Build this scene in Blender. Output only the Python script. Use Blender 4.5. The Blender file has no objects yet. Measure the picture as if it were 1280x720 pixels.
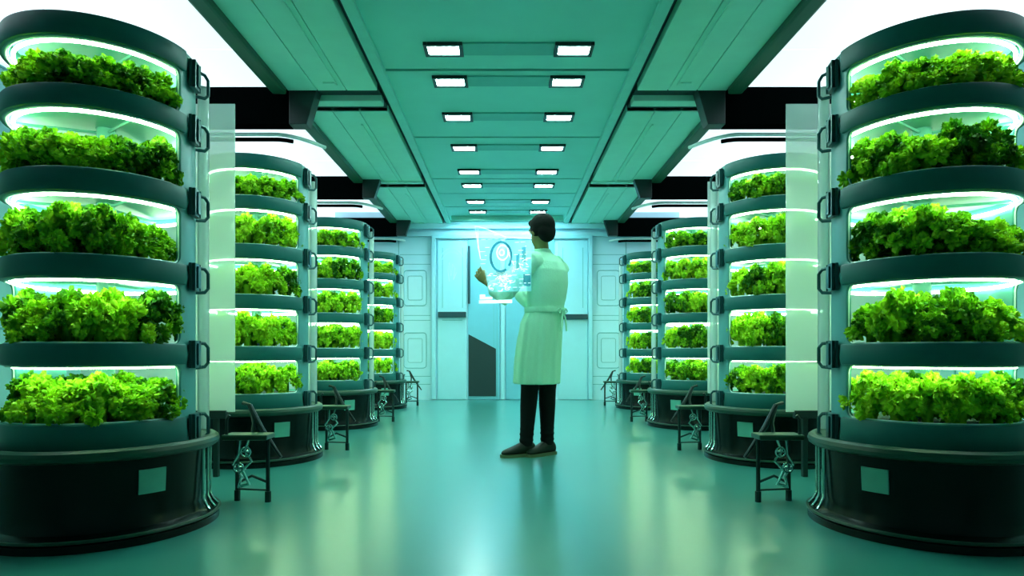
import bpy, bmesh, math, random
from mathutils import Vector, Matrix, noise
C = bpy.context.scene.collection
PI = math.pi
rad = math.radians
F = 800.0
CAMZ = 0.77

# ------------------------------------------------------------------ materials
def nodes(name):
    m = bpy.data.materials.new(name); m.use_nodes = True
    nt = m.node_tree
    b = nt.nodes['Principled BSDF']
    return m, nt, b
def mat(name, col, rough=0.5, metal=0.0, bump=0.0, scale=20, var=0.0, spec=0.5, coat=0.0):
    m, nt, b = nodes(name)
    b.inputs['Base Color'].default_value = (*col, 1)
    b.inputs['Roughness'].default_value = rough
    b.inputs['Metallic'].default_value = metal
    b.inputs['Specular IOR Level'].default_value = spec
    b.inputs['Coat Weight'].default_value = coat
    tc = nt.nodes.new('ShaderNodeTexCoord')
    n = nt.nodes.new('ShaderNodeTexNoise'); n.inputs['Scale'].default_value = scale; n.inputs['Detail'].default_value = 4
    nt.links.new(tc.outputs['Object'], n.inputs['Vector'])
    mx = nt.nodes.new('ShaderNodeMix'); mx.data_type = 'RGBA'
    mx.inputs[6].default_value = (*[c*(1-var) for c in col], 1)
    mx.inputs[7].default_value = (*[min(1, c*(1+var)) for c in col], 1)
    nt.links.new(n.outputs['Fac'], mx.inputs[0]); nt.links.new(mx.outputs[2], b.inputs['Base Color'])
    if bump:
        bp = nt.nodes.new('ShaderNodeBump'); bp.inputs['Strength'].default_value = bump; bp.inputs['Distance'].default_value = 0.005
        nt.links.new(n.outputs['Fac'], bp.inputs['Height']); nt.links.new(bp.outputs[0], b.inputs['Normal'])
    return m
def emis(name, col, s, base=(0.8, 0.9, 0.88)):
    m, nt, b = nodes(name)
    b.inputs['Base Color'].default_value = (*base, 1)
    b.inputs['Emission Color'].default_value = (*col, 1)
    b.inputs['Emission Strength'].default_value = s
    return m
def frosted(name, col, dens, gloss=0.25, emi=None):
    m = bpy.data.materials.new(name); m.use_nodes = True; nt = m.node_tree
    nt.nodes.clear()
    out = nt.nodes.new('ShaderNodeOutputMaterial')
    tr = nt.nodes.new('ShaderNodeBsdfTransparent'); tr.inputs[0].default_value = (0.93, 1.0, 0.98, 1)
    df = nt.nodes.new('ShaderNodeBsdfDiffuse'); df.inputs[0].default_value = (*col, 1)
    tl = nt.nodes.new('ShaderNodeBsdfTranslucent'); tl.inputs[0].default_value = (*col, 1)
    gl = nt.nodes.new('ShaderNodeBsdfGlossy'); gl.inputs['Roughness'].default_value = 0.08
    a = nt.nodes.new('ShaderNodeAddShader') if False else nt.nodes.new('ShaderNodeMixShader'); a.inputs[0].default_value = 0.5
    nt.links.new(df.outputs[0], a.inputs[1]); nt.links.new(tl.outputs[0], a.inputs[2])
    b = nt.nodes.new('ShaderNodeMixShader'); b.inputs[0].default_value = dens
    nt.links.new(tr.outputs[0], b.inputs[1]); nt.links.new(a.outputs[0], b.inputs[2])
    fr = nt.nodes.new('ShaderNodeFresnel'); fr.inputs[0].default_value = 1.3
    c = nt.nodes.new('ShaderNodeMixShader'); nt.links.new(fr.outputs[0], c.inputs[0])
    nt.links.new(b.outputs[0], c.inputs[1]); nt.links.new(gl.outputs[0], c.inputs[2])
    nt.links.new(c.outputs[0], out.inputs[0])
    return m
def holo(name, col, s, alpha):
    m = bpy.data.materials.new(name); m.use_nodes = True; nt = m.node_tree
    nt.nodes.clear()
    out = nt.nodes.new('ShaderNodeOutputMaterial')
    tr = nt.nodes.new('ShaderNodeBsdfTransparent'); tr.inputs[0].default_value = (alpha, alpha, alpha, 1)
    em = nt.nodes.new('ShaderNodeEmission'); em.inputs[0].default_value = (*col, 1)
    tc = nt.nodes.new('ShaderNodeTexCoord')
    n = nt.nodes.new('ShaderNodeTexNoise'); n.inputs['Scale'].default_value = 9
    nt.links.new(tc.outputs['Object'], n.inputs['Vector'])
    mr = nt.nodes.new('ShaderNodeMapRange'); mr.inputs[1].default_value = 0.3; mr.inputs[2].default_value = 0.7
    mr.inputs[3].default_value = s*0.6; mr.inputs[4].default_value = s*1.4
    nt.links.new(n.outputs['Fac'], mr.inputs[0]); nt.links.new(mr.outputs[0], em.inputs[1])
    ad = nt.nodes.new('ShaderNodeAddShader')
    nt.links.new(tr.outputs[0], ad.inputs[0]); nt.links.new(em.outputs[0], ad.inputs[1])
    nt.links.new(ad.outputs[0], out.inputs[0])
    return m
def leafmat():
    m, nt, b = nodes('leaf')
    tc = nt.nodes.new('ShaderNodeTexCoord')
    oi = nt.nodes.new('ShaderNodeObjectInfo')
    n = nt.nodes.new('ShaderNodeTexNoise'); n.inputs['Scale'].default_value = 16; n.inputs['Detail'].default_value = 5
    nt.links.new(tc.outputs['Object'], n.inputs['Vector'])
    ad = nt.nodes.new('ShaderNodeMath'); ad.operation = 'MULTIPLY_ADD'; ad.inputs[1].default_value = 0.3
    nt.links.new(oi.outputs['Random'], ad.inputs[0]); 
    sb = nt.nodes.new('ShaderNodeMath'); sb.operation = 'SUBTRACT'; sb.inputs[1].default_value = 0.15
    nt.links.new(n.outputs['Fac'], sb.inputs[0]); nt.links.new(sb.outputs[0], ad.inputs[2])
    r = nt.nodes.new('ShaderNodeValToRGB')
    e = r.color_ramp.elements
    e[0].position = 0.34; e[0].color = (0.03, 0.18, 0.006, 1)
    e[1].position = 0.66; e[1].color = (0.58, 0.90, 0.03, 1)
    x = e.new(0.5); x.color = (0.28, 0.66, 0.012, 1)
    nt.links.new(ad.outputs[0], r.inputs[0]); nt.links.new(r.outputs[0], b.inputs['Base Color'])
    b.inputs['Roughness'].default_value = 0.45
    b.inputs['Specular IOR Level'].default_value = 0.3
    tl = nt.nodes.new('ShaderNodeBsdfTranslucent'); nt.links.new(r.outputs[0], tl.inputs[0])
    mx = nt.nodes.new('ShaderNodeMixShader'); mx.inputs[0].default_value = 0.25
    out = nt.nodes['Material Output']
    nt.links.new(b.outputs[0], mx.inputs[1]); nt.links.new(tl.outputs[0], mx.inputs[2]); nt.links.new(mx.outputs[0], out.inputs[0])
    return m
M = dict(
    shell=mat('shell_lit', (0.055, 0.27, 0.255), 0.38, 0.0, 0.03, 30, 0.08),  # lighter than the bands, light on the column put into the colour
    band=mat('band_shaded', (0.010, 0.135, 0.125), 0.42, 0.0, 0.03, 30, 0.08, 0.3),  # darker than the shell, shade of the front put into the colour
    under=mat('tray_paint', (0.12, 0.42, 0.36), 0.45, 0, 0.02, 30, 0.08),
    rim=mat('rim_gleam', (0.75, 0.95, 0.88), 0.2),  # pale colour stands in for ring light reflected along the edge
    soil=mat('growing_medium', (0.02, 0.045, 0.02), 0.9, 0, 0.6, 120, 0.5),
    tank=mat('tank_plastic', (0.001, 0.007, 0.006), 0.25, 0.0, 0.02, 12, 0.3, 0.2),
    rail=mat('rail_paint', (0.006, 0.06, 0.035), 0.35, 0, 0.03, 20, 0.2),
    dark=mat('dark_metal', (0.004, 0.022, 0.02), 0.35, 0.2, 0.03, 40, 0.2),
    latch=mat('latch_metal', (0.02, 0.10, 0.105), 0.3, 0.3, 0.03, 40, 0.2),
    chrome=mat('pipe_metal', (0.35, 0.62, 0.56), 0.2, 0.9, 0.02, 30, 0.1),
    plate=mat('label_plate', (0.10, 0.42, 0.33), 0.5, 0, 0.02, 30, 0.1),
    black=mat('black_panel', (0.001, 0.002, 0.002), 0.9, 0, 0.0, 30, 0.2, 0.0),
    ceil=mat('ceiling_paint', (0.27, 0.74, 0.64), 0.5, 0, 0.03, 4, 0.06),
    sidep=mat('ceiling_panel', (0.38, 0.82, 0.66), 0.45, 0, 0.05, 6, 0.08),
    strip=mat('lamp_strip', (0.13, 0.50, 0.43), 0.5, 0, 0.03, 10, 0.1),
    green=mat('green_trim', (0.006, 0.09, 0.045), 0.45, 0, 0.03, 10, 0.1),
    groove=mat('groove', (0.006, 0.045, 0.042), 0.6),
    lip=mat('ceiling_lip', (0.25, 0.70, 0.60), 0.45, 0, 0.03, 10, 0.1),
    wall=mat('wall_panel', (0.34, 0.72, 0.78), 0.4, 0, 0.02, 5, 0.05),
    back=mat('back_wall_panel', (0.50, 0.78, 0.88), 0.35, 0, 0.02, 5, 0.05),
    door=mat('door_paint', (0.36, 0.70, 0.80), 0.35, 0, 0.02, 5, 0.05),
    doorb=mat('door_blue', (0.17, 0.50, 0.62), 0.3, 0, 0.02, 5, 0.05),
    seam=mat('panel_seam', (0.13, 0.42, 0.45), 0.6),
    bar=mat('push_bar', (0.005, 0.05, 0.065), 0.35),
    darkg=mat('dark_opening', (0.002, 0.026, 0.028), 0.5),
    white=mat('white_rail', (0.75, 0.9, 0.88), 0.3),
    coat=mat('coat_fabric', (0.42, 0.86, 0.62), 0.8, 0, 0.3, 90, 0.05),
    skin=mat('skin', (0.17, 0.17, 0.045), 0.5, 0, 0.1, 80, 0.08),
    hair=mat('hair', (0.003, 0.006, 0.004), 0.75, 0, 0.5, 60, 0.3, 0.12),
    trous=mat('trousers', (0.004, 0.008, 0.007), 0.85, 0, 0.3, 60, 0.2, 0.15),
    shoe=mat('shoe', (0.006, 0.016, 0.009), 0.5, 0, 0.1, 60, 0.2, 0.3),
    sole=mat('shoe_sole', (0.10, 0.16, 0.07), 0.6),
    leaf=leafmat(),
    ring=emis('ring_light', (0.66, 1.0, 0.58), 22.0),
    lamp=emis('downlight', (0.60, 1.0, 0.90), 80.0),
    sky=emis('luminous_panel', (0.68, 0.76, 0.84), 0.79),
    wash=emis('added_wash_lamp', (0.46, 0.88, 1.0), 62.0),  # glow of the added strip that brightens the back wall
    glass=frosted('frosted_glass', (0.88, 1.0, 0.97), 0.64),
    tube=frosted('clear_tube', (0.88, 1.0, 0.97), 0.64),
    hpan=holo('hologram_panel', (0.16, 0.78, 0.95), 0.40, 0.8),
    hline=holo('hologram_lines', (0.55, 1.0, 1.0), 0.95, 0.6),
    hdark=holo('hologram_ring', (0.02, 0.40, 0.50), 0.40, 0.25),
    hfaint=holo('hologram_faint', (0.4, 1.0, 1.0), 0.22, 0.95),
)
def floormat():
    m, nt, b = nodes('floor_resin')
    tc = nt.nodes.new('ShaderNodeTexCoord')
    n = nt.nodes.new('ShaderNodeTexNoise'); n.inputs['Scale'].default_value = 1.3; n.inputs['Detail'].default_value = 6
    nt.links.new(tc.outputs['Object'], n.inputs['Vector'])
    mx = nt.nodes.new('ShaderNodeMix'); mx.data_type = 'RGBA'
    mx.inputs[6].default_value = (0.035, 0.27, 0.23, 1); mx.inputs[7].default_value = (0.04, 0.29, 0.25, 1)
    nt.links.new(n.outputs['Fac'], mx.inputs[0]); nt.links.new(mx.outputs[2], b.inputs['Base Color'])
    mr = nt.nodes.new('ShaderNodeMapRange'); mr.inputs[3].default_value = 0.27; mr.inputs[4].default_value = 0.31
    nt.links.new(n.outputs['Fac'], mr.inputs[0]); nt.links.new(mr.outputs[0], b.inputs['Roughness'])
    b.inputs['Specular IOR Level'].default_value = 0.8
    b.inputs['Coat Weight'].default_value = 0.7; b.inputs['Coat Roughness'].default_value = 0.22; b.inputs['Coat IOR'].default_value = 1.7
    return m
M['floor'] = floormat()

# ------------------------------------------------------------------ helpers
def tag(o, label=None, cat=None, group=None, kind=None):
    if label: o['label'] = label
    if cat: o['category'] = cat
    if group: o['group'] = group
    if kind: o['kind'] = kind
    return o
def empty(name, loc, rz=0, label=None, cat=None, group=None):
    o = bpy.data.objects.new(name, None); C.objects.link(o)
    o.empty_display_size = 0.1
    o.location = loc; o.rotation_euler = (0, 0, rz)
    return tag(o, label, cat, group)
def finish(name, bm, m, parent=None, smooth=True, ang=35, mats=None, doubles=0):
    if doubles: bmesh.ops.remove_doubles(bm, verts=bm.verts, dist=doubles)
    bmesh.ops.recalc_face_normals(bm, faces=bm.faces)
    me = bpy.data.meshes.new(name); bm.to_mesh(me); bm.free()
    for k in (mats or [m]): me.materials.append(k)
    if smooth:
        me.polygons.foreach_set('use_smooth', [True]*len(me.polygons))
        me.set_sharp_from_angle(angle=rad(ang))
    o = bpy.data.objects.new(name, me); C.objects.link(o)
    if parent: o.parent = parent
    return o
def box(bm, x0, x1, y0, y1, z0, z1, bev=0.0, rot=None, mi=0):
    r = bmesh.ops.create_cube(bm, size=1)
    vs = r['verts']
    bmesh.ops.scale(bm, vec=(abs(x1-x0), abs(y1-y0), abs(z1-z0)), verts=vs)
    fs = list({f for v in vs for f in v.link_faces})
    if bev:
        es = list({e for v in vs for e in v.link_edges})
        g = bmesh.ops.bevel(bm, geom=es, offset=bev, segments=2, affect='EDGES', profile=0.6)
        fs = list({f for f in g['faces']} | {f for f in fs if f.is_valid})
        vs = list({v for f in fs for v in f.verts})
    if rot is not None: bmesh.ops.transform(bm, matrix=rot, verts=vs)
    bmesh.ops.translate(bm, vec=((x0+x1)/2, (y0+y1)/2, (z0+z1)/2), verts=vs)
    for f in fs: f.material_index = mi
    return vs
def lathe(bm, prof, seg=64, a0=0.0, a1=2*PI, cx=0, cy=0):
    full = abs((a1-a0)-2*PI) < 1e-6
    n = seg if full else seg+1
    rows = []
    for r, z in prof:
        rows.append([bm.verts.new((cx+r*math.cos(a0+(a1-a0)*i/seg), cy+r*math.sin(a0+(a1-a0)*i/seg), z)) for i in range(n)])
    for j in range(len(prof)-1):
        for i in range(seg):
            k = (i+1) % n
            bm.faces.new((rows[j][i], rows[j][k], rows[j+1][k], rows[j+1][i]))
    return rows
def tube(bm, pts, r, seg=10, closed=False, caps=True, rs=None):
    P = [Vector(p) for p in pts]; n = len(P); rings = []
    up = Vector((0, 0, 1)); prev = None
    for i, p in enumerate(P):
        if closed: t = P[(i+1) % n]-P[i-1]
        else: t = P[min(i+1, n-1)]-P[max(i-1, 0)]
        t.normalize()
        if prev is None:
            a = up if abs(t.dot(up)) < 0.9 else Vector((1, 0, 0))
            u = t.cross(a).normalized()
        else:
            u = (prev-t*prev.dot(t)).normalized()
        v = t.cross(u); prev = u
        rr = rs[i] if rs else r
        rings.append([bm.verts.new(p+(u*math.cos(2*PI*k/seg)+v*math.sin(2*PI*k/seg))*rr) for k in range(seg)])
    m = n if closed else n-1
    for i in range(m):
        A, B = rings[i], rings[(i+1) % n]
        for k in range(seg): bm.faces.new((A[k], A[(k+1) % seg], B[(k+1) % seg], B[k]))
    if caps and not closed:
        bm.faces.new(rings[0]); bm.faces.new(list(reversed(rings[-1])))
def circ(r, z, n=72, a0=0, a1=2*PI, cx=0, cy=0):
    return [(cx+r*math.cos(a0+(a1-a0)*i/n), cy+r*math.sin(a0+(a1-a0)*i/n), z) for i in range(n+(0 if abs(a1-a0-2*PI) < 1e-6 else 1))]
def struct(name, bm, m, parent=None, smooth=False, mats=None):
    o = finish(name, bm, m, parent, smooth, mats=mats)
    if parent is None: o['kind'] = 'structure'
    return o
def sbox(name, x0, x1, y0, y1, z0, z1, m, bev=0.0, parent=None):
    bm = bmesh.new(); box(bm, x0, x1, y0, y1, z0, z1, bev)
    return struct(name, bm, m, parent)
def multi(name, L, m, parent=None, bev=0.0, kind=True):
    bm = bmesh.new()
    for b in L: box(bm, *b, bev)
    o = finish(name, bm, m, parent, False)
    if kind and parent is None: o['kind'] = 'structure'
    return o

# ------------------------------------------------------------------ room shell
YB = 10.3      # back wall
YF = -2.6      # wall behind the photographer
XW = 2.8       # side walls
ZC = 2.85
sbox('floor', -XW-.1, XW+.1, YF-.1, YB+.1, -0.1, 0, M['floor'])
# central ceiling with cross grooves and the recessed strips between the lamps
rows_y = [4.38, 4.90, 5.64, 6.49, 7.36, 7.96, 8.81, 9.45]
added_rows = [3.6]  # unseen row added to light the front of the aisle
bm = bmesh.new()
cuts = sorted([4.72, 6.20, 7.68, 8.4, 9.15])
ys = [YF] + cuts + [YB]
for a, b in zip(ys[:-1], ys[1:]):
    box(bm, -0.95, 0.95, a+0.02, b-0.02, ZC, ZC+0.05)
struct('ceiling', bm, M['ceil'])
sbox('ceiling_backing', -XW-.1, XW+.1, YF-.1, YB+.1, 3.12, 3.2, M['black'])
sbox('ceiling_groove', -1.06, 1.06, YF, YB, ZC+0.05, ZC+0.08, M['groove'])
# long lips either side of the central strip
tn = [0]
def trim(bm, m, smooth=False):
    tn[0] += 1
    return struct('trim_%d' % tn[0], bm, m, None, smooth)
for s in (-1, 1):
    bm = bmesh.new(); box(bm, s*0.90, s*0.975, YF, YB, ZC-0.03, ZC+0.05, 0.006); trim(bm, M['lip'])
# side ceiling panels in bays
bays = [(YF, 1.3), (1.7, 5.02), (5.46, 7.82), (7.98, YB)]
beams = [1.5, 5.24, 7.70, 10.1]
for s in (-1, 1):
    for a, b in bays:
        bm = bmesh.new()
        # chamfered panel in three strips parted by fine grooves
        for x0, x1 in ((1.02, 1.255), (1.262, 1.485), (1.492, 1.72)):
            box(bm, s*x0, s*x1, a, b, ZC-0.03, ZC+0.03, 0.004)
        box(bm, s*1.02, s*1.72, a, b, ZC-0.02, ZC+0.03)
        if b-a > 2:
            box(bm, s*1.30, s*1.315, a+.3, b-.12, ZC-0.04, ZC-0.03)
            box(bm, s*1.30, s*1.40, b-.16, b-.13, ZC-0.04, ZC-0.03)
        trim(bm, M['sidep'])
        bm = bmesh.new()
        box(bm, s*1.715, s*1.83, a, b-0.03, ZC-0.075, ZC+0.10, 0.02)
        trim(bm, M['green'])
    # cross ribs between the bays
    for k, yb in enumerate(beams[:3]):
        w = 0.2 if k < 2 else 0.1
        bm = bmesh.new()
        box(bm, s*1.02, s*1.60, yb-w*.30, yb+w*.30, ZC-0.05, ZC+0.03, 0.008)
        trim(bm, M['sidep'])
        bm = bmesh.new()
        box(bm, s*1.02, s*1.60, yb-w*1.1, yb+w*1.1, ZC+0.0, ZC+0.05); trim(bm, M['groove'])
# luminous outer ceiling (diffuser sheets with dark seams)
for s in (-1, 1):
    bm = bmesh.new(); y = YF
    while y < YB-0.01:
        y2 = min(y+0.92, YB)
        if y2 < 2.5: y = y2; continue
        box(bm, s*1.80, s*XW, y+0.006, y2-0.006, 3.02, 3.05); y = y2
    trim(bm, M['sky'])
    bm = bmesh.new(); y = YF
    while y < YB-0.01:
        y2 = min(y+0.92, YB)
        if y2 < 2.5: y = y2; continue
        box(bm, s*(XW-.03), s*XW, y+0.006, y2-0.006, 2.36, 3.02); y = y2
    trim(bm, M['sky'])
    # side walls with panel seams
    bm = bmesh.new()
    box(bm, s*XW, s*(XW+.1), YF, YB, 0, 3.1)
    w = struct('wall_left' if s < 0 else 'wall_right', bm, M['wall'])
    bm = bmesh.new(); y = YF+0.6
    while y < YB:
        box(bm, s*(XW-.004), s*(XW+.01), y-.006, y+.006, 0.15, 3.0); y += 1.2
    for z in (0.9, 2.35): box(bm, s*(XW-.004), s*(XW+.01), YF, YB, z-.006, z+.006)
    struct('panel_seam', bm, M['seam'], w)
    bm = bmesh.new(); box(bm, s*(XW-.03), s*XW, YF, YB, 0, 0.12, 0.005)
    struct('baseboard_left' if s < 0 else 'baseboard_right', bm, M['seam'])

# back wall
bw = sbox('wall_back', -XW, XW, YB, YB+.1, 0, 3.1, M['back'])
sbox('wall_front', -XW, XW, YF-.1, YF, 0, 3.1, M['wall'])
P = YB/F
def bx(px): return (px-634)*P
def bz(py): return CAMZ+(440-py)*P
def bb(px0, px1, py0, py1, d0, d1): return (bx(px0), bx(px1), YB-d1, YB-d0, bz(py1), bz(py0))
multi('trim_40', [bb(440, 830, 279, 287, 0, .10), bb(440, 830, 291, 296, 0, .05)], M['back'], None, 0.006)
# seams and rounded inset panels
def rrect(cx, cz, w, h, r, n=5):
    pts = []
    for k, (sx, sz) in enumerate(((1, 1), (-1, 1), (-1, -1), (1, -1))):
        for i in range(n+1):
            a = k*PI/2+i*PI/2/n
            pts.append((cx+sx*(w/2-r)+r*math.cos(a), cz+sz*(h/2-r)+r*math.sin(a)))
    return pts
bm = bmesh.new()
for s in (-1, 1):
    xs0, xs1 = (500, 538) if s < 0 else (741, 780)
    for py in (318, 330, 394, 400, 470, 480):
        box(bm, *bb(xs0, xs1, py, py+.7, 0, .004))
    for x in ((498, 540) if s < 0 else (740, 782)): box(bm, *bb(x, x+.8, 298, 498, 0, .004))
    for py in (360, 438):
        cx = bx((xs0+xs1)/2); cz = bz(py)
        tube(bm, [(x, YB-.004, z) for x, z in rrect(cx, cz, 28*P, 44*P, .05)], 0.006, 6, True)
        tube(bm, [(x, YB-.004, z) for x, z in rrect(cx, cz, 18*P, 30*P, .03)], 0.004, 6, True)
struct('panel_seam', bm, M['seam'], bw)
# doors: a wide portal with narrow leaves
fr = multi('trim_41', [bb(540, 545, 297, 499, 0, .07), bb(735, 740, 297, 499, 0, .07), bb(540, 740, 294, 299, 0, .07),
                       bb(626, 631, 299, 499, 0, .05)], M['door'], None, 0.008)
def door(name, px0, px1, py0, m, bars, handle=True, d=.03, lines=()):
    o = multi(name, [bb(px0, px1, py0, 499.5, 0, d)], m, None, 0.01)
    if bars:
        b = multi('push_bar', [bb(bars[0], bars[1], bars[2], bars[3], d, d+.05)], M['bar'], o, 0.012)
    for l in lines:
        multi('seam', [bb(*l, d-.004, d+.003)], M['seam'], o)
    return o
door('door_1', 547, 583.5, 301, M['door'], (548, 583, 390, 397), lines=[(553, 553.7, 310, 385), (578, 578.7, 310, 385), (553, 578, 400, 400.8)])
d2 = door('door_2', 585, 625, 299, M['doorb'], None, lines=[(621, 621.6, 302, 498), (617, 617.5, 380, 498)])
# dark sheet added for the lower opening, with a slanted top edge
bm = bmesh.new()
pts = [(586, 418), (620, 436), (620, 495), (586, 495)]
for dd in (.032, .045):
    pass
v0 = [bm.verts.new((bx(a), YB-.028, bz(b))) for a, b in pts]; v1 = [bm.verts.new((bx(a), YB-.045, bz(b))) for a, b in pts]
bm.faces.new(v0); bm.faces.new(v1)
for i in range(4): bm.faces.new((v0[i], v0[(i+1) % 4], v1[(i+1) % 4], v1[i]))
struct('opening_sheet', bm, M['darkg'], d2)
multi('edge_seal', [bb(585, 588, 308, 380, .03, .06)], M['bar'], d2, 0.004)
door('door_3', 632, 693, 299, M['doorb'], None, lines=[(655, 655.7, 302, 498), (690, 690.6, 302, 498)])
door('door_4', 697, 734.5, 301, M['door'], (698, 734, 393, 399.5), lines=[(703, 703.7, 310, 385), (728, 728.7, 310, 385)])

# black service boxes at the beams, white curved rail under each
row_words = ['second', 'third', 'last']
for s in (-1, 1):
    side = 'left' if s < 0 else 'right'
    for k, (yb, zb) in enumerate(((5.04, 2.565), (7.6, 2.60), (9.95, 2.58))):
        xe = 1.56 if s < 0 else 1.56
        lab = ['nearest', 'middle', 'farthest'][k]
        w = 0.13 if k == 0 else 0.10
        t = empty('ceiling_duct', (s*2.15, yb+w/2, 2.86), 0,
                  '%s of the three black box ducts along the %s edge of ceiling' % (lab, side), 'duct', 'black ceiling ducts over the towers')
        bm = bmesh.new(); box(bm, s*(1.72-2.15), s*(XW-.01-2.15), -w/2, w/2, zb-2.86, 0.0, 0.006)
        finish('housing', bm, M['black'], t, False)
        bm = bmesh.new()
        vs = box(bm, s*(1.50-2.15), s*(1.72-2.15), -w/2, w/2, zb-2.86, -0.01, 0.006)
        for v in vs:
            if abs(v.co.x) > 0.54 and v.co.z < -0.1: v.co.x -= s*-0.08*(-1)*-1
        finish('end_cap', bm, M['dark'], t, False)
        # curved rail
        t2 = empty('curved_rail', (s*2.15, yb+w+.05, zb-.02), 0,
                   'white curved rail just under the %s black duct on the %s' % (lab, side), 'rail', 'white rails under the ducts')
        def arc(off, z):
            L = []
            for i in range(25):
                u = i/24
                x = -0.57+u*1.16
                yy = 0.55*max(0, (-x-0.25)/0.41)**2 if x < -0.25 else 0
                L.append((-s*-x if False else s*x, yy+off, z))
            return L
        bm = bmesh.new(); tube(bm, arc(0, 0), 0.016, 8); finish('rail', bm, M['white'], t2)
        bm = bmesh.new(); tube(bm, arc(0.03, -0.032)[4:], 0.018, 8); finish('black_strip', bm, M['black'], t2)  # black arc just below the white rail

# downlights
dl = None
def downlight(x, y, lab):
    t = empty('downlight', (x, y, ZC), 0, lab, 'ceiling light', 'recessed ceiling downlights')
    bm = bmesh.new()
    for b in ((-.132, -.105, -.09, .09), (.105, .132, -.09, .09), (-.105, .105, -.09, -.062), (-.105, .105, .062, .09)):
        box(bm, *b, -0.022, 0.01, 0.003)
    finish('frame', bm, M['dark'], t, False)
    bm = bmesh.new(); box(bm, -.105, .105, -.062, .062, -0.014, 0.005, 0.003)
    finish('diffuser', bm, M['lamp'], t, False)
    return t
ordw = ['nearest', 'second', 'third', 'fourth', 'fifth', 'sixth', 'seventh', 'eighth']
for i, y in enumerate(rows_y):
    for s in (-1, 1):
        downlight(s*0.445+0.01, y, 'white rectangular downlight, %s row from the front, %s side of the ceiling' % (ordw[i], 'left' if s < 0 else 'right'))
    bm = bmesh.new(); box(bm, -.30, .32, y-.085, y+.085, ZC-.012, ZC+.002, .003)
    trim(bm, M['strip'])
for i, y in enumerate(added_rows):
    for s in (-1, 1):
        downlight(s*0.445+0.01, y, 'added unseen downlight in the ceiling above the front of the aisle')

t = empty('added_wash_lamp', (0, 9.85, ZC), 0, 'added hidden lamp strip across the ceiling in front of the back doors', 'ceiling light')  # added strip, put in to brighten the back wall and floor
bm = bmesh.new(); box(bm, -.86, .86, -.04, .04, -.03, 0, .004); box(bm, -.86, .86, -.075, -.055, -.075, 0, .003); box(bm, -.86, .86, -.06, -.03, -.01, 0); finish('housing', bm, M['lip'], t, False)  # front box is an added baffle hiding the strip from the aisle
bm = bmesh.new(); box(bm, -.84, .84, -.03, .03, -.036, -.029); finish('diffuser', bm, M['wash'], t, False)
# ------------------------------------------------------------------ towers
R = 0.366
RT = 0.38
ZB = [2.11, 1.827, 1.50, 1.159, 0.807, 0.484]          # tops of the bands
ZL = [2.012, 1.737, 1.402, 1.064, 0.712, 0.37]       # bottoms of the bands
VA0, VA1 = -108.0, 50.0                                # opening, degrees from the line of sight
def loopcell(a0, a1, z0, z1, ha0, ha1, h0, h1, r, N=26, K=6):
    ins, outs = [], []
    ra = r/R*180/PI
    def seg(p, q, o0, o1, n):
        for i in range(n):
            u = i/n
            ins.append((p[0]+(q[0]-p[0])*u, p[1]+(q[1]-p[1])*u)); outs.append((o0[0]+(o1[0]-o0[0])*u, o0[1]+(o1[1]-o0[1])*u))
    def corner(cx, cz, a, oa, oc, ob):
        for i in range(K):
            t = rad(a+90*i/K)
            ins.append((cx+ra*math.cos(t), cz+r*math.sin(t)))
            u = 2*i/K
            if u <= 1: outs.append((oa[0]+(oc[0]-oa[0])*u, oa[1]+(oc[1]-oa[1])*u))
            else: outs.append((oc[0]+(ob[0]-oc[0])*(u-1), oc[1]+(ob[1]-oc[1])*(u-1)))
    xl, xr, zb, zt = ha0+ra, ha1-ra, h0+r, h1-r
    seg((xl, h0), (xr, h0), (xl, z0), (xr, z0), N)
    corner(xr, zb, -90, (xr, z0), (a1, z0), (a1, zb))
    seg((ha1, zb), (ha1, zt), (a1, zb), (a1, zt), 3)
    corner(xr, zt, 0, (a1, zt), (a1, z1), (xr, z1))
    seg((xr, h1), (xl, h1), (xr, z1), (xl, z1), N)
    corner(xl, zt, 90, (xl, z1), (a0, z1), (a0, zt))
    seg((ha0, zt), (ha0, zb), (a0, zt), (a0, zb), 3)
    corner(xl, zb, 180, (a0, zb), (a0, z0), (xl, z0))
    return ins, outs
def pol(a, r=R, s=1):
    """view angle in degrees (0 = towards the camera, + = towards the aisle)"""
    t = rad(a)
    return s*r*math.sin(t), -r*math.cos(t)
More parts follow.
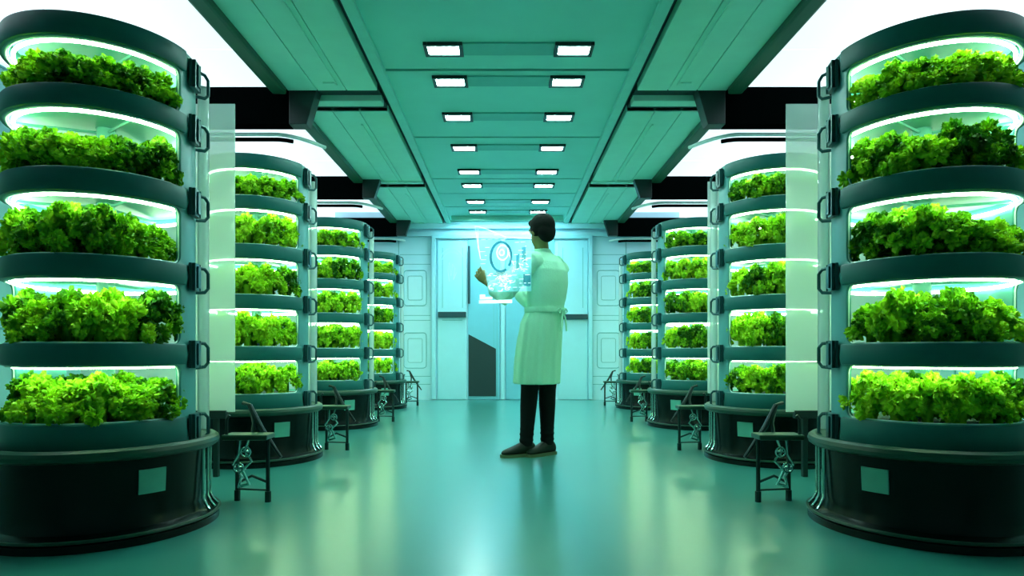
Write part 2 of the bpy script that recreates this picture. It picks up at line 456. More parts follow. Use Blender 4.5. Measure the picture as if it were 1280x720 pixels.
def build_tower(s):
    t = empty('hydroponic_tower', (0, 0, 0))
    # shell
    bm = bmesh.new(); rims = []
    for k in range(5):
        zt = (ZB[k]+ZL[k])/2 if k else ZB[0]; zb = (ZB[k+1]+ZL[k+1])/2 if k < 4 else ZL[5]
        for (a0, a1, h0, h1) in ((VA0-22, VA1+26, VA0, VA1), (VA1+26, VA0-22+360, VA1+52, VA0-44+360)):
            ins, outs = loopcell(a0, a1, zb, zt, h0, h1, ZB[k+1], ZL[k], 0.035 if k else 0.03)
            vi = [bm.verts.new((*pol(a, R, s), z)) for a, z in ins]
            vo = [bm.verts.new((*pol(a, R, s), z)) for a, z in outs]
            n = len(vi)
            for i in range(n): bm.faces.new((vi[i], vi[(i+1) % n], vo[(i+1) % n], vo[i]))
            rims.append([(*pol(a, R-.011, s), z) for a, z in ins])
    bmesh.ops.remove_doubles(bm, verts=bm.verts, dist=0.0005)
    bmesh.ops.recalc_face_normals(bm, faces=bm.faces)
    # outward
    f = bm.faces[0] if not bm.faces.ensure_lookup_table() else None
    c = f.calc_center_median()
    if f.normal.dot(Vector((c.x, c.y, 0))) < 0: bmesh.ops.reverse_faces(bm, faces=bm.faces)
    o = finish('shell', bm, M['shell'], t, True, 40)
    md = o.modifiers.new('th', 'SOLIDIFY'); md.thickness = 0.022; md.offset = -1
    bv = o.modifiers.new('bv', 'BEVEL'); bv.width = 0.004; bv.segments = 2; bv.angle_limit = rad(60)
    # pale strips round each front opening, ring-light gleam put into their colour
    for i in range(0, len(rims), 2):
        bm = bmesh.new(); tube(bm, rims[i], 0.0045, 6, True); finish('window_gleam', bm, M['rim'], t)
    # cap
    bm = bmesh.new(); lathe(bm, [(0.001, ZB[0]-.012), (R-.03, ZB[0]-.012), (R-.03, ZB[0]-.04), (0.001, ZB[0]-.04)], 64)
    finish('top_cap', bm, M['under'], t, doubles=1e-4)
    # protruding bands
    for k in range(6):
        bm = bmesh.new(); z0, z1 = ZL[k]+.004, ZB[k]-.004
        if k == 5: z0 = ZL[5]-.0
        lathe(bm, [(R-.002, z0-.001), (R+.010, z0), (R+.014, z0+.008), (R+.014, z1-.008), (R+.010, z1), (R-.002, z1+.001)], 60,
              *((rad(-90+VA0-12), rad(-90+VA1+3)) if s > 0 else (rad(-90-VA1-3), rad(-90-VA0+12))))
        o = finish('band', bm, M['band'], t, True, 50)
    # trays, growing medium, ring lights
    for k in range(5):
        z = ZB[k+1]
        bm = bmesh.new()
        zu = ZL[k+1]+.03
        lathe(bm, [(0.04, z-.03), (R-.045, z-.03), (R-.03, z-.004), (R-.022, z-.004), (R-.022, zu), (0.04, zu), (0.04, z-.03)], 64)
        finish('tray', bm, M['under'], t, doubles=1e-4)
        bm = bmesh.new(); lathe(bm, [(0.04, z-.0295), (0.04, z-.012), (R-.05, z-.014), (R-.045, z-.0295)], 48)
        finish('growing_medium', bm, M['soil'], t, doubles=1e-4)
        zr = ZL[k]-.004
        bm = bmesh.new(); tube(bm, circ(R-.036, zr, 72), 0.0072, 8, True)
        o = finish('ring_light', bm, M['ring'], t); 
        # spokes under the tray above
        bm = bmesh.new()
        for a in (20, 140, 260):
            x, y = pol(a, R-.04, s); tube(bm, [(x*.1, y*.1, zr+.016), (x, y, zr+.016)], 0.007, 6)
        finish('spoke', bm, M['under'], t)
    bm = bmesh.new(); tube(bm, [(0, 0, .36), (0, 0, ZB[0]-.02)], 0.036, 16); finish('centre_pipe', bm, M['under'], t)
    # latches on the aisle side, one at each band
    for k in range(6):
        zc = (ZB[k]+ZL[k])/2 - (0.03 if k == 0 else 0.0)
        bm = bmesh.new(); hh = 0.062
        def plate(a0, a1, r0, r1, z0, z1, n=4):
            A = []
            for i in range(n+1):
                a = a0+(a1-a0)*i/n
                A.append([bm.verts.new((*pol(a, r, s), z)) for r, z in ((r0, z0), (r1, z0), (r1, z1), (r0, z1))])
            for i in range(n):
                for j in range(4): bm.faces.new((A[i][j], A[i][(j+1) % 4], A[i+1][(j+1) % 4], A[i+1][j]))
            bm.faces.new(A[0]); bm.faces.new(A[-1])
        plate(60, 74, R, R+.012, zc-hh, zc+hh)
        plate(61, 62.5, R+.01, R+.026, zc-hh, zc+hh); plate(71.5, 73, R+.01, R+.026, zc-hh, zc+hh)
        plate(61, 73, R+.01, R+.022, zc+hh*.7, zc+hh); plate(61, 73, R+.01, R+.022, zc-hh, zc-hh*.7)
        plate(65, 69, R+.01, R+.03, zc-hh*.8, zc+hh*.8, 2)
        finish('latch', bm, M['latch'], t, False)
        bm = bmesh.new()
        L = [(*pol(78, R-.005, s), zc+.055), (*pol(82, R+.035, s), zc+.05), (*pol(84, R+.05, s), zc+.03), (*pol(84, R+.05, s), zc-.04), (*pol(82, R+.035, s), zc-.06), (*pol(78, R-.005, s), zc-.065)]
        tube(bm, L, 0.008, 8); finish('latch_loop', bm, M['latch'], t)
    # clear guard tube
    x, y = pol(92, R+.034, s)
    bm = bmesh.new(); lathe(bm, [(0.026, .40), (0.026, 2.03), (0.018, 2.05), (0.001, 2.055)], 20, cx=x, cy=y); finish('guard_tube', bm, M['tube'], t)
    # tank, rail, foot flange
    bm = bmesh.new()
    lathe(bm, [(0.001, .372), (RT+.02, .372), (RT+.035, .36), (RT+.03, .30), (RT+.02, .10), (RT+.035, .06), (RT+.07, .045), (RT+.085, .03), (RT+.085, .0), (0.001, 0)], 80)
    finish('tank', bm, M['tank'], t, True, 30, doubles=1e-4)
    bm = bmesh.new(); tube(bm, circ(RT+.06, .365, 80), 0.026, 10, True)
    lathe(bm, [(RT+.0, .372), (RT+.06, .386), (RT+.07, .36), (RT+.0, .35)], 80)
    finish('rail', bm, M['rail'], t)
    bm = bmesh.new(); tube(bm, circ(RT+.086, .045, 80), 0.007, 8, True); finish('foot_trim', bm, M['rail'], t)
    bm = bmesh.new(); 
    A = []
    for i in range(7):
        a = 16+15*i/6
        A.append([bm.verts.new((*pol(a, r, s), z)) for r, z in ((RT+.018, .19), (RT+.032, .19), (RT+.038, .29), (RT+.022, .29))])
    for i in range(6):
        for j in range(4): bm.faces.new((A[i][j], A[i][(j+1) % 4], A[i+1][(j+1) % 4], A[i+1][j]))
    bm.faces.new(A[0]); bm.faces.new(A[-1])
    finish('label_plate', bm, M['plate'], t, True, 30)
    for a in (62, 70, 79):
        bm = bmesh.new()
        L = [(*pol(a, RT+.045, s), z) for z in (.34, .25, .16, .11)]+[(*pol(a-1, RT+.06, s), .08), (*pol(a-3, RT+.082, s), .06)]
        tube(bm, L, 0.007, 8); finish('drain_pipe', bm, M['chrome'], t)
    return t
def copy_tree(o, parent=None):
    c = o.copy(); C.objects.link(c)
    if parent: c.parent = parent; c.matrix_parent_inverse = o.matrix_parent_inverse.copy()
    for ch in list(o.children): copy_tree(ch, c)
    return c
def build_stand(s):
    """shelf and pipework beside a tower; local x runs from the tower to the aisle"""
    t = empty('pipe_stand', (0, 0, 0))
    q = lambda x, y, z: (s*x, y, z)
    bm = bmesh.new()
    box(bm, min(s*-.17, s*.06), max(s*-.17, s*.06), -.07, .05, .325, .352, 0.008)
    finish('shelf', bm, M['rail'], t, False)
    for (x, y) in ((0.04, 0.0), (-.13, 0.03)):
        bm = bmesh.new(); tube(bm, [q(x, y, .33), q(x, y, .05)], 0.011, 8)
        tube(bm, [q(x, y, .055), q(x, y, .0)], 0.016, 8)
        finish('leg', bm, M['dark'], t)
    bm = bmesh.new(); tube(bm, [q(.04, 0, .10), q(-.05, .02, .13), q(-.13, .03, .09)], 0.007, 8)
    tube(bm, [q(.04, 0, .06), q(-.13, .03, .06)], 0.005, 8); finish('crossbar', bm, M['dark'], t)
    # tangle of bent pipes with two round valves
    bm = bmesh.new()
    tube(bm, [q(-.04, -.04, .33), q(-.06, -.05, .27), q(-.02, -.06, .22), q(-.07, -.05, .17), q(-.04, -.04, .10), q(-.10, 0, .08)], 0.008, 8)
    tube(bm, [q(-.09, -.03, .33), q(-.09, -.05, .25), q(-.12, -.05, .20), q(-.08, -.04, .14), q(-.12, .02, .07)], 0.007, 8)
    finish('pipe', bm, M['chrome'], t)
    for (x, z) in ((-.05, .265), (-.085, .185)):
        bm = bmesh.new(); tube(bm, [(s*x+.024*math.cos(a), -.062, z+.024*math.sin(a)) for a in [2*PI*i/14 for i in range(14)]], 0.005, 6, True)
        tube(bm, [q(x-.024, -.062, z), q(x+.024, -.062, z)], .004, 6); tube(bm, [q(x, -.062, z-.024), q(x, -.062, z+.024)], .004, 6)
        tube(bm, [q(x, -.065, z), q(x, -.03, z)], .007, 8)
        finish('valve_wheel', bm, M['chrome'], t)
    # clamp lever
    bm = bmesh.new(); tube(bm, [q(-.06, .05, .345), q(-.06, .07, .40), q(-.09, .09, .49), q(-.13, .10, .50)], .010, 8)
    tube(bm, [q(-.09, .09, .49), q(-.02, .07, .37), q(.09, .05, .22)], .010, 8, rs=[.013, .014, .008])
    finish('lever', bm, M['dark'], t)
    bm = bmesh.new(); tube(bm, [q(-.15, -.05, .35), q(-.15, -.05, .43), q(-.135, -.05, .45)], .008, 8); finish('hook', bm, M['dark'], t)
    return t
TY = [2.87, 4.66, 6.71, 8.85]
TX = {-1: [-1.80, -1.825, -1.83, -1.86], 1: [1.86, 1.92, 1.945, 1.975]}
dist = ['nearest', 'second', 'third', 'farthest']
towers = []
for s in (-1, 1):
    side = 'left' if s < 0 else 'right'
    p = build_tower(-s); q = build_stand(-s)
    for i in range(4):
        t = p if i == 0 else copy_tree(p)
        x, y = TX[s][i], TY[i]
        t.location = (x, y, 0); va = math.atan2(-y, -x); t.rotation_euler.z = va+PI/2
        tag(t, '%s teal cylindrical plant tower on the %s side, five lit trays over dark tank' % (dist[i], side), 'plant tower', 'hydroponic towers along the aisle')
        towers.append((s, i, x, y, va))
        u = q if i == 0 else copy_tree(q)
        u.location = (x-s*0.53, y+(0.42 if i == 0 else .36), 0)
        tag(u, 'dark pipe stand with clamp lever beside the %s tower on the %s' % (dist[i], side), 'pipe stand', 'pipe stands beside the towers')

# ------------------------------------------------------------------ frosted screens between towers
for s in (-1, 1):
    side = 'left' if s < 0 else 'right'
    for i in range(3):
        y = [3.95, 5.75, 7.85][i]
        xi = [[1.68, 1.76, 1.80], [1.72, 1.80, 1.86]][0 if s < 0 else 1][i]
        t = empty('glass_screen', (s*(xi+.45), y, 0), 0, 'frosted glass screen on the %s between the %s and %s towers' % (side, dist[i], dist[i+1]), 'glass screen', 'frosted screens between the towers')
        bm = bmesh.new(); box(bm, s*-.45, s*.5, -.005, .005, .40, 2.30, .002); finish('pane', bm, M['glass'], t, False)
        bm = bmesh.new(); box(bm, s*-.40, s*.5, -.02, .02, .36, .41, .004)
        for xx in (-.35, .4): box(bm, s*(xx), s*(xx+.03), -.015, .015, 0, .38, .003)
        finish('foot_channel', bm, M['dark'], t, False)

# ------------------------------------------------------------------ lettuces
def lettuce(seed):
    """a rosette of curly heads, each a little dome of small cupped frilly leaves"""
    rnd = random.Random(seed); bm = bmesh.new()
    NU, NV = 4, 5
    heads = []
    for i in range(17):
        u = (i+.4)/17
        el = math.acos(1-u*1.0); az = i*2.39996+rnd.uniform(-.4, .4)
        rr_ = .070*rnd.uniform(.85, 1.15)
        heads.append((Vector((math.sin(el)*math.cos(az)*rr_*1.12, math.sin(el)*math.sin(az)*rr_*1.12, .032+math.cos(el)*rr_*1.75)), rnd.uniform(.030, .045)))
    for hc, hr in heads:
        out = Vector((hc.x, hc.y, hc.z-.01)).normalized()
        for i in range(30):
            u = (i+.5)/30
            el = math.acos(1-u*1.35); az = i*2.39996+rnd.uniform(-.3, .3)
            d = Vector((math.sin(el)*math.cos(az), math.sin(el)*math.sin(az), math.cos(el)))
            d = (Vector((0, 0, 1)).rotation_difference(out) @ d).normalized()
            side = d.cross(Vector((rnd.uniform(-1, 1), rnd.uniform(-1, 1), rnd.uniform(-1, 1)))).normalized()
            nrm = side.cross(d).normalized()
            w = rnd.uniform(.009, .015); ph = rnd.uniform(0, 6.28)
            L = hr*rnd.uniform(.85, 1.15); grid = []
            for a in range(NU+1):
                ta = a/NU; row = []
                ww = w*(.35, .85, 1.12, 1.05, .62)[a]
                pos = hc+d*(L*(.25+.75*ta))+nrm*(ta*ta*.012)
                for b in range(NV+1):
                    tb = b/NV*2-1
                    ruf = math.sin(ph+b*2.4+a*1.7)*.0034*(.3+ta)+tb*tb*.006
                    p = pos+side*(tb*ww)+nrm*ruf-d*(tb*tb*.008*ta)+d*(math.sin(ph*2+b*2.9)*.003*ta)
                    row.append(bm.verts.new(p))
                grid.append(row)
            for a in range(NU):
                for b in range(NV): bm.faces.new((grid[a][b], grid[a][b+1], grid[a+1][b+1], grid[a+1][b]))
    # short stem cluster
    tube(bm, [(0, 0, -.004), (0, 0, .07)], .022, 10)
    for v in bm.verts: v.co.z = max(v.co.z, -.004+0.0*v.co.x) if v.co.x**2+v.co.y**2 < .0009 else max(v.co.z, -.002)
    top = max(v.co.z for v in bm.verts)
    for v in bm.verts:
        if v.co.z > 0: v.co.z *= .185/top
    me = bpy.data.meshes.new('lettuce_plant'); bm.to_mesh(me); bm.free(); me.materials.append(M['leaf'])
    me.polygons.foreach_set('use_smooth', [True]*len(me.polygons))
    return me
LM = [lettuce(k) for k in range(5)]
LH = 0.185
tiers = ['top', 'second', 'third', 'fourth', 'bottom']
ordn = ['first', 'second', 'third', 'fourth', 'fifth', 'sixth', 'seventh', 'eighth', 'ninth']
rnd = random.Random(7)
# hill profile of the foliage on the two nearest towers (angle from line of sight, radius, scale)
for (s, i, x, y, va) in towers:
    side = 'left' if s < 0 else 'right'
    for k in range(5):
        H = ZL[k]-ZB[k+1]
        spots = []
        if i == 0:
            for a in (-82, -55, -29, -4, 20, 44): spots.append((a, .268))
            spots += [(-50, .12), (30, .11)]
        elif i == 3: spots = [(-66, .27), (-24, .27), (14, .27), (50, .27), (-5, .09)]
        else: spots = [(-75, .27), (-42, .27), (-12, .275), (17, .275), (46, .27), (-10, .10)]
        L = []
        for j, (a, r) in enumerate(spots):
            # + view angle points towards the aisle, on the right of the frame for left towers
            A = va + (rad(a) if s < 0 else -rad(a))
            px, py = x+r*math.cos(A), y+r*math.sin(A)
            h = (rnd.uniform(.66, .82), rnd.uniform(.90, 1.06))[rnd.random() < .6] if r > .2 else rnd.uniform(.85, 1.0)
            if k == 0: h = max(h, rnd.uniform(.92, 1.02))
            if i: h = rnd.uniform(.88, 1.04)
            zs = min(h*(H+.012), H-.006 if i == 0 else H+.012)/LH
            if i and r > .2: zs *= 1.0
            wv = rnd.uniform(.98, 1.2)*(.98 if r > .2 else 1.05)
            if r > .2: wv = min(wv, 1.05)
            L.append((640+F*(px/py), px, py, zs, wv))
        L.sort()
        for j, (sx, px, py, zs, wv) in enumerate(L):
            o = bpy.data.objects.new('lettuce_plant', LM[rnd.randrange(5)]); C.objects.link(o)
            o.location = (px, py, ZB[k+1]-.010)
            o.rotation_euler = (0, 0, rnd.uniform(0, 6.28)); o.scale = (wv, wv, zs)
            tag(o, 'leafy green lettuce, %s from the left, %s tray, %s tower on the %s' % (ordn[j], tiers[k], dist[i], side), 'lettuce', 'lettuces in the tower trays')

# ------------------------------------------------------------------ person
PX, PY = 0.30, 4.73
per = None
def seglist(bm, pts, rs, seg=16, ell=None):
    tube(bm, pts, 0, seg, rs=rs)
def ball(bm, c, r, sc=(1, 1, 1), rot=None, sub=3):
    g = bmesh.ops.create_icosphere(bm, subdivisions=sub, radius=r)
    vs = g['verts']; bmesh.ops.scale(bm, vec=sc, verts=vs)
    if rot is not None: bmesh.ops.transform(bm, matrix=rot, verts=vs)
    bmesh.ops.translate(bm, vec=c, verts=vs); return vs
def loft(bm, rings):
    rows = [[bm.verts.new(p) for p in r] for r in rings]
    n = len(rows[0])
    for A, B in zip(rows[:-1], rows[1:]):
        for k in range(n): bm.faces.new((A[k], A[(k+1) % n], B[(k+1) % n], B[k]))
    bm.faces.new(rows[0]); bm.faces.new(list(reversed(rows[-1])))
def remesh(o, v, smooth=4):
    m = o.modifiers.new('rm', 'REMESH'); m.mode = 'VOXEL'; m.voxel_size = v; m.use_smooth_shade = True
    if smooth:
        k = o.modifiers.new('sm', 'SMOOTH'); k.iterations = smooth; k.factor = 0.5
per = empty('person', (PX, PY, 0), 0, 'person in long pale gown and dark trousers standing mid-aisle, touching the display', 'person')
def L3(x, y, z): return Vector((x-PX, y-PY, z))
fw = Vector((-.72, .69, 0)); lt = Vector((-.69, -.72, 0))        # facing, and his left
c0 = L3(0.285, 4.74, 0)
hd = L3(0.250, 4.70, 1.655)                                       # head centre
hf = Vector((-.62, .78, -.14)).normalized()
# joints
shL = c0+lt*.165+Vector((0, 0, 1.425)); elL = L3(-.035, 4.56, 1.20); wrL = L3(-.150, 4.715, 1.285)
shR = c0-lt*.165+Vector((0, 0, 1.425)); elR = L3(.17, 5.02, 1.19); wrR = L3(.015, 5.10, 1.32)
hipL = c0+lt*.09+Vector((-.02, 0, .90)); hipR = c0-lt*.09+Vector((-.02, 0, .90))
knL = L3(.165, 4.73, .49); anL = L3(.140, 4.735, .09)
knR = L3(.300, 4.80, .49); anR = L3(.300, 4.80, .09)
bm = bmesh.new()
def ring(c, a, b, n=24, ax=None, ay=None, fold=0, nf=9, ph=0):
    ax = ax or lt; ay = ay or fw; out = []
    for k in range(n):
        t = 2*PI*k/n; f = 1+fold*math.sin(nf*t+ph)+fold*.6*math.sin((nf*2-3)*t+ph*2.3)
        out.append(c+ax*(a*math.cos(t)*f)+ay*(b*math.sin(t)*f))
    return out
Z = lambda z, dx=0: c0+Vector((dx, 0, z))
loft(bm, [ring(Z(.84, -.03), .11, .08), ring(Z(.92, -.02), .12, .09), ring(Z(1.08), .135, .095), ring(Z(1.28), .16, .11), ring(Z(1.40), .17, .10), ring(Z(1.46, -.01), .09, .07), ring(Z(1.49, -.02), .055, .055)])
seglist(bm, [Z(1.44, -.01), Z(1.53, -.03), hd-Vector((0, 0, .06))], [.062, .055, .052])
for sh, el, wr in ((shL, elL, wrL), (shR, elR, wrR)):
    seglist(bm, [sh, sh.lerp(el, .5), el, el.lerp(wr, .35), wr], [.055, .048, .038, .037, .026])
for hp, kn, an in ((hipL, knL, anL), (hipR, knR, anR)):
    seglist(bm, [hp, hp.lerp(kn, .5), kn, kn.lerp(an, .35), an, an-Vector((0, 0, .05))], [.07, .070, .055, .056, .036, .034])
# head
hq = hf.to_track_quat('Y', 'Z').to_matrix().to_4x4()
def H(x, y, z): return hd+(hq.to_3x3() @ Vector((x, y, z)))
ball(bm, H(0, -.008, .018), .1, (.76, .95, .98), hq)
ball(bm, H(0, .022, -.045), .075, (.80, .95, 1.0), hq)
ball(bm, H(0, .055, -.088), .03, (1.1, .9, .8), hq)           # chin
loft(bm, [[H(x*.6, .085, .02-.004*k) for k, x in enumerate((-.008, .008, .006, -.006))], [H(x, .112, -.028-.004*k) for k, x in enumerate((-.014, .014, .014, -.014))]])
ball(bm, H(0, .10, -.028), .016, (1, 1, .9), hq)               # nose tip
ball(bm, H(0, .084, .028), .03, (1.6, .5, .5), hq)             # brow
ball(bm, H(0, .083, -.060), .018, (1.4, .7, .5), hq)           # mouth
for e in (-1, 1):
    ball(bm, H(e*.030, .078, .008), .013, (1.1, .8, .8), hq)   # eyes
    ball(bm, H(e*.078, -.005, -.008), .03, (.35, .65, 1.05), hq)   # ears
# hands
def hand(wr, d, up, thumb_side, curl):
    d = d.normalized(); n = up.normalized(); sd = d.cross(n).normalized()*thumb_side
    pal = [wr+d*(.085*u) for u in (0, .35, .7, 1)]
    loft(bm, [ring(p, w, h, 14, sd, n) for p, w, h in zip(pal, (.027, .034, .042, .040), (.019, .016, .015, .012))])
    for j, (off, ln) in enumerate(((.031, .072), (.011, .080), (-.010, .075), (-.030, .058))):
        b = wr+d*.078+sd*off
        p = [b]; dd = d.copy(); 
        for q in range(3):
            dd = (dd-n*curl*(.35+.25*q)).normalized()
            p.append(p[-1]+dd*ln*(.42, .33, .25)[q]+sd*off*.06)
        seglist(bm, p, [.0098, .0092, .0085, .0068], 8)
        ball(bm, p[-1], .0068, sub=1)
    b = wr+d*.022+sd*.022
    p = [b, b+d*.03+sd*.016-n*.012, b+d*.062+sd*.020-n*.022, b+d*.080+sd*.016-n*.030]
    seglist(bm, p, [.014, .012, .0105, .008], 8)
hand(wrL, Vector((-.62, .36, .68)), Vector((-.5, -.75, .1)), 1, .6)
hand(wrR, Vector((-.6, .2, .75)), Vector((.3, -.9, .1)), -1, .6)
body = finish('body', bm, M['skin'], per); remesh(body, .0042, 3)
body['label'] = 'olive skin of head, neck and hands'  # olive base colour
# hair
bm = bmesh.new()
ball(bm, H(0, -.020, .036), .108, (.82, .94, .88), hq)
ball(bm, H(0, -.055, -.012), .088, (.88, .66, .95), hq)
ball(bm, H(0, .05, .075), .055, (1.15, .9, .6), hq)
for e in (-1, 1): ball(bm, H(e*.062, -.012, .0), .045, (.62, .95, 1.05), hq)
hair = finish('hair', bm, M['hair'], per); remesh(hair, .0045, 10)
# gown
bm = bmesh.new()
def body_ring(z, a, b, fold=0, nf=9, ph=0, dx=0, dy=0): return ring(c0+Vector((dx, dy, z)), a, b, 72, fold=fold, nf=nf, ph=ph)
loft(bm, [body_ring(.535, .180, .160, .035, 11, .3, -.065), body_ring(.56, .181, .160, .035, 11, .3, -.065), body_ring(.70, .182, .155, .038, 11, .5, -.058), body_ring(.85, .180, .150, .032, 11, .7, -.045),
          body_ring(.98, .178, .140, .03, 13, 1.0, -.028), body_ring(1.055, .160, .128, .025, 15, 1.3, -.012), body_ring(1.085, .153, .122, .012, 15, 1.3), body_ring(1.11, .158, .122, .012, 9, 1.0),
          body_ring(1.18, .168, .128, .01, 7, .6, .008), body_ring(1.28, .182, .134, .008, 7, .4, .012), body_ring(1.37, .188, .130, .005, 7, .2, .008), body_ring(1.43, .170, .112, 0, 7, 0, .0),
          body_ring(1.475, .115, .085, 0, 7, 0, -.008), body_ring(1.50, .070, .066, 0, 7, 0, -.018), body_ring(1.53, .062, .062, 0, 7, 0, -.026)])
def sleeve(sh, el, wr, k=1.0):
    e2 = el+Vector((0, 0, -.02))
    pts = [sh.lerp(c0+Vector((0, 0, 1.40)), .25), sh, sh.lerp(el, .3), sh.lerp(el, .55), sh.lerp(el, .8), e2, el.lerp(wr, .3), el.lerp(wr, .5), el.lerp(wr, .68), el.lerp(wr, .72)]
    seglist(bm, pts, [.085, .082, .074, .076, .086, .084, .074, .056, .038, .030], 20)
    for u, rr in ((.35, .074), (.62, .080), (.9, .087)):
        p = sh.lerp(el, u); d = (el-sh).normalized()
        seglist(bm, [p-d*.02, p, p+d*.02], [rr*.93, rr*1.03, rr*.93], 20)
sleeve(shL, elL, wrL); sleeve(shR, elR, wrR)
gown = finish('gown', bm, M['coat'], per); remesh(gown, .006, 3)
# waist tie with a knot and hanging ends at the back
bm = bmesh.new()
rg = body_ring(1.078, .166, .134, .01, 15, 1.3, -.004)
loft(bm, [[p+Vector((0, 0, z)) + (p-c0-Vector((0, 0, 1.078))).normalized()*o for p in rg] for z, o in ((-.020, -.012), (-.019, .002), (0, .005), (.019, .002), (.020, -.012))])
kb = c0-fw*.135-lt*.03+Vector((0, 0, 1.072))
ball(bm, kb, .018, (1, 1, .8), None, 2)
for e in (-1, 1):
    tube(bm, [kb, kb+lt*e*.035+Vector((0, 0, .018)), kb+lt*e*.06+Vector((0, 0, -.003)), kb+lt*e*.035+Vector((0, 0, -.02)), kb], .006, 6)
    tube(bm, [kb, kb-fw*.01+lt*e*.02+Vector((0, 0, -.05)), kb-fw*.016+lt*e*.03+Vector((0, 0, -.15))], .007, 6)
finish('waist_tie', bm, M['coat'], per)
# trousers
bm = bmesh.new()
loft(bm, [body_ring(.84, .12, .09), body_ring(.98, .12, .09)])
for hp, kn, an in ((hipL, knL, anL), (hipR, knR, anR)):
    seglist(bm, [hp, hp.lerp(kn, .5), kn, kn.lerp(an, .3), kn.lerp(an, .7), an, an-Vector((0, 0, .012))], [.080, .080, .066, .062, .052, .048, .047], 20)
    for u in (.72, .82, .93):
        p = kn.lerp(an, u); seglist(bm, [p+Vector((0, 0, .012)), p, p-Vector((0, 0, .012))], [.050, .055, .048], 16)
tr = finish('trousers', bm, M['trous'], per); remesh(tr, .006, 3)
# shoes
for an, d, nm in ((anL, Vector((-.93, -.36, 0)), 'shoe'), (anR, Vector((-.55, -.45, 0)), 'shoe')):
    d.normalize(); sd = Vector((-d.y, d.x, 0)); a = Vector((an.x, an.y, 0))
    def cs(u, w, h, zz=0, n=20):
        return [a+d*u+sd*(w*math.cos(2*PI*k/n))+Vector((0, 0, zz+max(0.0, h*(.5+.5*math.sin(2*PI*k/n))))) for k in range(n)]
    bm = bmesh.new()
    loft(bm, [cs(-.075, .018, .05, .016), cs(-.065, .034, .085, .014), cs(-.02, .040, .105, .014), (cs(.03, .040, .098, .014)), cs(.09, .045, .070, .014), cs(.14, .046, .052, .014), cs(.18, .034, .038, .014), cs(.195, .012, .02, .018)])
    o = finish('shoe', bm, M['shoe'], per)
    sub = o.modifiers.new('s', 'SUBSURF'); sub.levels = 1; sub.render_levels = 2
    bm = bmesh.new()
    fp = [(-.08, .015), (-.068, .036), (-.02, .041), (.04, .040), (.10, .049), (.15, .049), (.187, .036), (.203, .012)]
    ol = [a+d*u+sd*w for u, w in fp]+[a+d*u-sd*w for u, w in reversed(fp)]
    r0 = [bm.verts.new(p) for p in ol]; r1 = [bm.verts.new(p+Vector((0, 0, .022))) for p in ol]
    bm.faces.new(r0); bm.faces.new(r1)
    for k in range(len(ol)): bm.faces.new((r0[k], r0[(k+1) % len(ol)], r1[(k+1) % len(ol)], r1[k]))
    finish('sole', bm, M['sole'], o)

# ------------------------------------------------------------------ hologram
HO = Vector((-.01, 4.40, CAMZ))
hx = Vector((1, -.22, 0)).normalized()
def hp(px, py, off=0):
    # point on the tilted display plane from its own ruler (centimetre-like units: 5.5 mm per unit)
    q = HO+hx*((px-632)*.0056)+Vector((0, 0, (440-py)*.0056)); return q-HO*0+Vector((0, -off, 0))
holo_t = empty('holographic_display', HO, 0, 'glowing cyan holographic display floating in front of the gowned person', 'hologram')
def hl(px, py, off=0): return hp(px, py, off)-HO
bm = bmesh.new()
top = [(593, 284), (605, 287), (618, 293), (632, 299), (648, 301), (664, 302)]
bot = [(611, 366), (615, 366), (620, 366), (634, 366), (648, 366), (664, 366)]
N = 10
rows = []
for j in range(N+1):
    u = j/N; row = []
    for (a, b), (c, d) in zip(top, bot): row.append(bm.verts.new(hl(a+(c-a)*u, b+(d-b)*u)))
    rows.append(row)
for j in range(N):
    for i in range(5): bm.faces.new((rows[j][i], rows[j][i+1], rows[j+1][i+1], rows[j+1][i]))
finish('panel', bm, M['hpan'], holo_t, True)
def hcurve(name, L, r, m, closed=False):
    bm = bmesh.new()
    for c in L: tube(bm, [hl(*p, .006) for p in c], r, 6, closed)
    return finish(name, bm, m, holo_t)
def harc(cx, cy, rx, ry, a0, a1, n=26):
    return [(cx+rx*math.cos(rad(a0+(a1-a0)*i/n)), cy+ry*math.sin(rad(a0+(a1-a0)*i/n))) for i in range(n+1)]
hcurve('outer_ring', [harc(626, 323, 13, 18, 60, 400)], .009, M['hdark'])
hcurve('inner_ring', [harc(628, 318, 7, 9, 0, 360), harc(627, 318, 3, 3.5, 0, 360), [(635, 312), (637, 322), (640, 330)]], .005, M['hline'])
hcurve('edge_line', [[(p[0], p[1]) for p in top], [(593, 284), (600, 325)], [(597, 288), (597, 310), (599, 318)]], .0035, M['hline'])
rr = random.Random(5); L = []
for py in range(296, 364, 5):
    x = 599+rr.uniform(0, 2)
    while x < 660:
        w = rr.uniform(2, 7)
        if not (611 < x+w/2 < 642 and 303 < py < 343) and rr.random() < .36: L.append([(x, py), (x+w, py)])
        x += w+2.5
hcurve('readout_lines', L, .0022, M['hline'])
L = []
for i in range(34):
    a, b = rr.uniform(612, 640), rr.uniform(345, 366)
    a0 = rr.uniform(0, 360); L.append(harc(a, b, rr.uniform(1, 4.5), rr.uniform(1, 3), a0, a0+rr.uniform(70, 230), 8))
for i in range(12):
    a, b = rr.uniform(640, 662), rr.uniform(330, 345)
    a0 = rr.uniform(0, 360); L.append(harc(a, b, rr.uniform(1, 4), rr.uniform(1, 3), a0, a0+rr.uniform(70, 230), 8))
hcurve('swirl', L, .0026, M['hline'])
bm = bmesh.new()
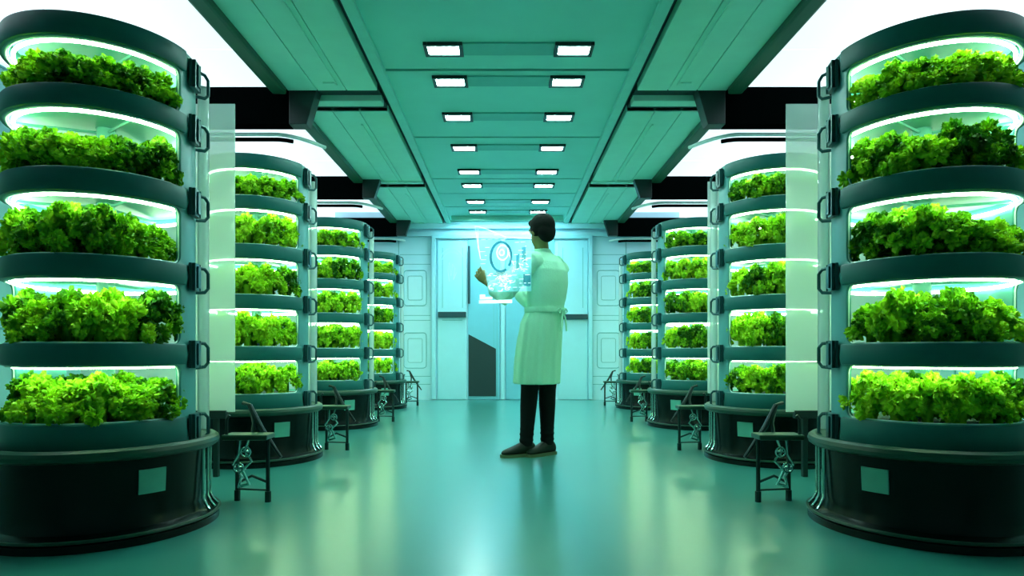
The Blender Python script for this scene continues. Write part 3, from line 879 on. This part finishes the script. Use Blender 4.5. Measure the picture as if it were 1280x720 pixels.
for (a, b, c, d) in ((598, 376, 640, 380), (599, 369, 606, 375), (606, 372, 615, 375)):
    v = [bm.verts.new(hl(*p)) for p in ((a, b), (c, b), (c, d), (a, d))]; v2 = [bm.verts.new(hl(*p, .006)) for p in ((a, b), (c, b), (c, d), (a, d))]
    bm.faces.new(v); bm.faces.new(v2)
    for k in range(4): bm.faces.new((v[k], v[(k+1) % 4], v2[(k+1) % 4], v2[k]))
finish('base_bar', bm, M['hline'], holo_t, False)
bm = bmesh.new()
for (a, b, c, d) in ((645, 320, 649, 340), (652, 312, 657, 330), (654, 345, 663, 360)):
    v = [bm.verts.new(hl(*p, .004)) for p in ((a, b), (c, b), (c, d), (a, d))]; bm.faces.new(v)
finish('bar_chart', bm, M['hdark'], holo_t, False)
# faint glyph floating by the left door
g = empty('hologram_glyph', (-.42, 5.0, 1.4), 0, 'faint cyan glyph hovering before the narrow left door at the back', 'hologram')
bm = bmesh.new()
def gl(px, py): return Vector(((px-567)*.00625, 0, (440-py)*.00625+CAMZ-1.4))
for c in ([(562, 352), (560, 338), (562, 328), (564, 345), (566, 330), (569, 335), (567, 350), (571, 340)], harc(565, 336, 17, 26, 200, 325), harc(565, 338, 15, 23, 215, 300)):
    tube(bm, [gl(*p) for p in c], .0028, 6)
finish('glyph_strokes', bm, M['hfaint'], g)

# ------------------------------------------------------------------ light
def area(name, loc, rot, sx, sy, e, col):
    l = bpy.data.lights.new(name, 'AREA'); l.shape = 'RECTANGLE'; l.size = sx; l.size_y = sy; l.energy = e; l.color = col
    o = bpy.data.objects.new(name, l); C.objects.link(o); o.location = loc; o.rotation_euler = rot
    return o
w = bpy.data.worlds.new('w'); bpy.context.scene.world = w; w.use_nodes = True
bgn = w.node_tree.nodes['Background']; bgn.inputs[0].default_value = (0.10, 0.6, 0.5, 1); bgn.inputs[1].default_value = 0.3

# ------------------------------------------------------------------ camera
cam = bpy.data.cameras.new('camera'); co = bpy.data.objects.new('camera', cam); C.objects.link(co)
co.location = (0, 0, CAMZ); co.rotation_euler = (PI/2, 0, 0)
cam.sensor_width = 36; cam.lens = 36*F/1280
cam.shift_x = 6/1280; cam.shift_y = 80/1280
cam.clip_start = 0.02
sc = bpy.context.scene
sc.camera = co
sc.view_settings.view_transform = 'Standard'; sc.view_settings.look = 'None'
sc.view_settings.exposure = 0.5; sc.view_settings.gamma = 1; sc.view_settings.use_curve_mapping = False
